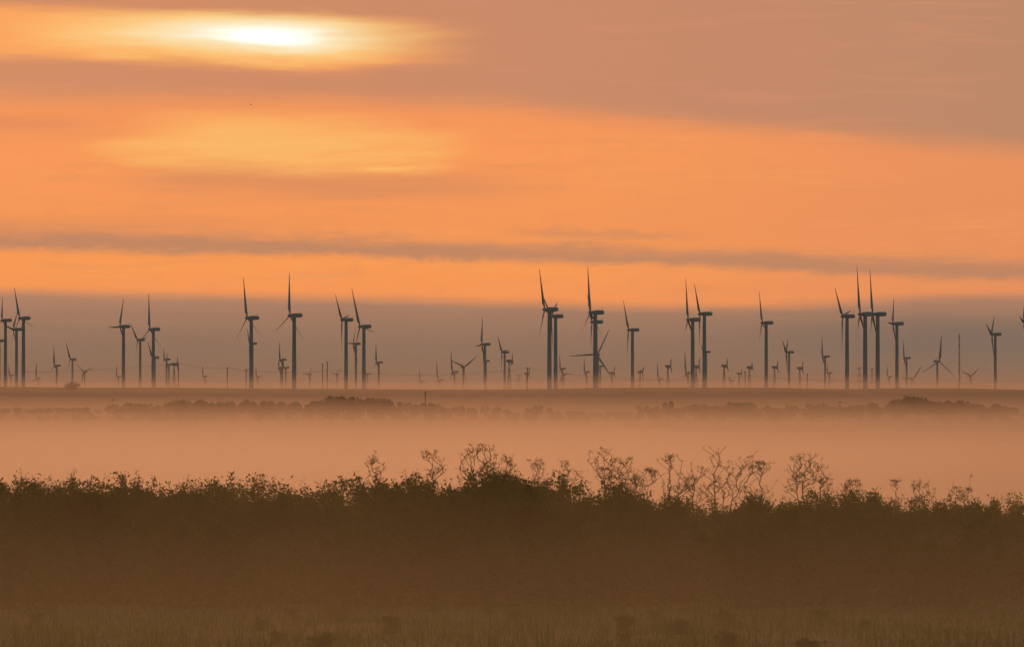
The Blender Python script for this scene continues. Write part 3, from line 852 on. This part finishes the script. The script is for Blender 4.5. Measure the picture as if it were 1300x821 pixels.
S = [
 (388, 597, 626, 10, .0, -.3, 'short thin bare twig sapling in the dip of the thicket', .5, 1),
 (405, 600, 626, 12, .05, .3, 'tiny leaning bare sapling in the dip of the thicket', .4, 1),
 (478, 574, 612, 26, .3, .15, 'slender upright sapling with small leaf tufts at its top, first of the tall ones', .8, 1),
 (548, 573, 610, 32, .3, -.3, 'open-branched sapling standing clear between two leafy clumps', .8, 1),
 (606, 565, 606, 58, .3, -.25, 'wide bare sapling with a forked rounded top, tallest in the thicket', 1.0, 2),
 (636, 578, 604, 34, .3, .2, 'short twiggy sapling beside the tallest forked one', .6, 2),
 (682, 585, 610, 26, .15, 0, 'small faint bare sapling above the dense middle shrubs', .45, 1),
 (723, 586, 612, 28, .15, .1, 'small faint bare sapling where the dense middle shrubs end', .45, 2),
 (774, 571, 616, 44, .6, .1, 'leafy broad sapling with dark tufted crown past the middle', .9, 2),
 (800, 582, 620, 44, .5, .2, 'bushy sapling leaning out of the leafy broad one', .8, 3),
 (826, 597, 628, 30, .35, .2, 'low twiggy sapling on the downhill side of the leafy broad one', .6, 2),
 (858, 578, 638, 46, .35, -.5, 'tall sapling leaning over with a crooked visible trunk', 1.15, 1),
 (886, 590, 640, 32, .3, .1, 'upright sapling crowding the crooked leaning one', .8, 2),
 (920, 568, 636, 66, .35, .1, 'broad twiggy sapling with the widest crown', 1.0, 3),
 (960, 586, 634, 44, .35, .2, 'lower twiggy sapling next to the widest crown', .8, 2),
 (1018, 577, 630, 46, .5, -.2, 'many-branched leafy sapling, last tall one of the thicket', 1.0, 2),
 (1046, 583, 630, 32, .45, .2, 'thin-stemmed sapling with a round tuft beside the last tall one', .8, 1),
 (1084, 611, 634, 44, .35, .2, 'low spreading twigs over the sloping end of the thicket', .5, 3),
 (1133, 609, 642, 24, .15, -.8, 'single arching bare twig sapling over the low thicket', .5, 1),
 (1172, 610, 640, 34, .15, -.7, 'bare slanting sapling with crossing twigs near the thicket end', .5, 1),
 (1222, 604, 640, 28, .2, -.4, 'bare wispy sapling over the dark shrub near the picture edge', .5, 1),
 (160, 592, 610, 6, .0, -.1, 'hair-thin bare shoot on the dark spiky shrub', .35, 1),
 (174, 593, 616, 5, .0, .0, 'hair-thin bare shoot just past the dark spiky shrub', .35, 1),
]
for i, (px, pt, pb, w, lv, ln, lab, th, st) in enumerate(S):
    sapling(px, pt, pb, w, lv, ln, lab, 900 + i, th, st)

# ------------------------------------------------------------------ grass of the near field
rng.seed(3); gm = MB()
for i in range(34000):
    y = rng.uniform(150, 262); x = rng.uniform(-1, 1) * (y * .13 + 3)
    z = ground(x, y)
    if mnoise.noise(Vector((x / 5, y / 9, 1))) < rng.uniform(-.6, .25): continue
    tall = mnoise.noise(Vector((x / 2.2, y / 5, 7))) > .28; h = rng.uniform(.5, 1.15) if tall and rng.random() < .5 else rng.uniform(.15, .5); w = rng.uniform(.012, .03)
    a = rng.uniform(0, 6.28); b = len(gm.v); dxw = Vector((math.cos(a) * w, math.sin(a) * w, 0)); tip = Vector((x + rng.gauss(0, .12), y + rng.gauss(0, .12), z + h))
    o = Vector((x, y, z - .03)); mid = o.lerp(tip, .55) + Vector((0, 0, h * .1))
    gm.v += [tuple(o - dxw), tuple(o + dxw), tuple(mid + dxw * .7), tuple(mid - dxw * .7), tuple(tip)]
    gm.f += [(b, b + 1, b + 2, b + 3), (b + 3, b + 2, b + 4)]
tag(obj('grass', gm.me('grass', M_GRASS)), 'dry grass of the misty near field', 'grass', kind='stuff')

# ------------------------------------------------------------------ bird
D = 700; p = P(318.5, 133, D)
bt = empty('bird', p)
m = MB(); m.rings([ringpts((x, 0, 0), r, r, 8) for x, r in ((-.2, .01), (-.12, .05), (0, .07), (.12, .05), (.17, .035), (.21, .01))]); obj('body', m.me('body', M_BIRD), bt)
for sgn in (-1, 1):
    m = MB(); b = [(.08, 0, .02), (-.08, 0, .02), (-.1, sgn * .2, .12), (.05, sgn * .2, .12), (-.07, sgn * .42, .06)]
    v = b + [(x, y, z - .012) for x, y, z in b]
    m.v = v; m.f = [(0, 1, 2, 3), (3, 2, 4), (8, 7, 6, 5), (9, 7, 8), (0, 3, 8, 5), (3, 4, 9, 8), (4, 2, 7, 9), (2, 1, 6, 7), (1, 0, 5, 6)]
    obj('wing', m.me('wing', M_BIRD), bt)
bt.scale = (.62,) * 3; bt.rotation_euler = (0, 0, R(160))
tag(bt, 'tiny dark bird flying high below the sun', 'bird')

# ------------------------------------------------------------------ render settings
scene.render.engine = 'CYCLES'
cy = scene.cycles
cy.use_denoising = True; cy.denoiser = 'OPENIMAGEDENOISE'; cy.denoising_input_passes = 'RGB_ALBEDO_NORMAL'
cy.max_bounces = 6; cy.diffuse_bounces = 2; cy.glossy_bounces = 2; cy.volume_bounces = 3; cy.transparent_max_bounces = 16
cy.sample_clamp_indirect = 4
cy.use_adaptive_sampling = False
vs = scene.view_settings
vs.view_transform = 'Standard'; vs.look = 'None'; vs.exposure = 0; vs.gamma = 1; vs.use_curve_mapping = False
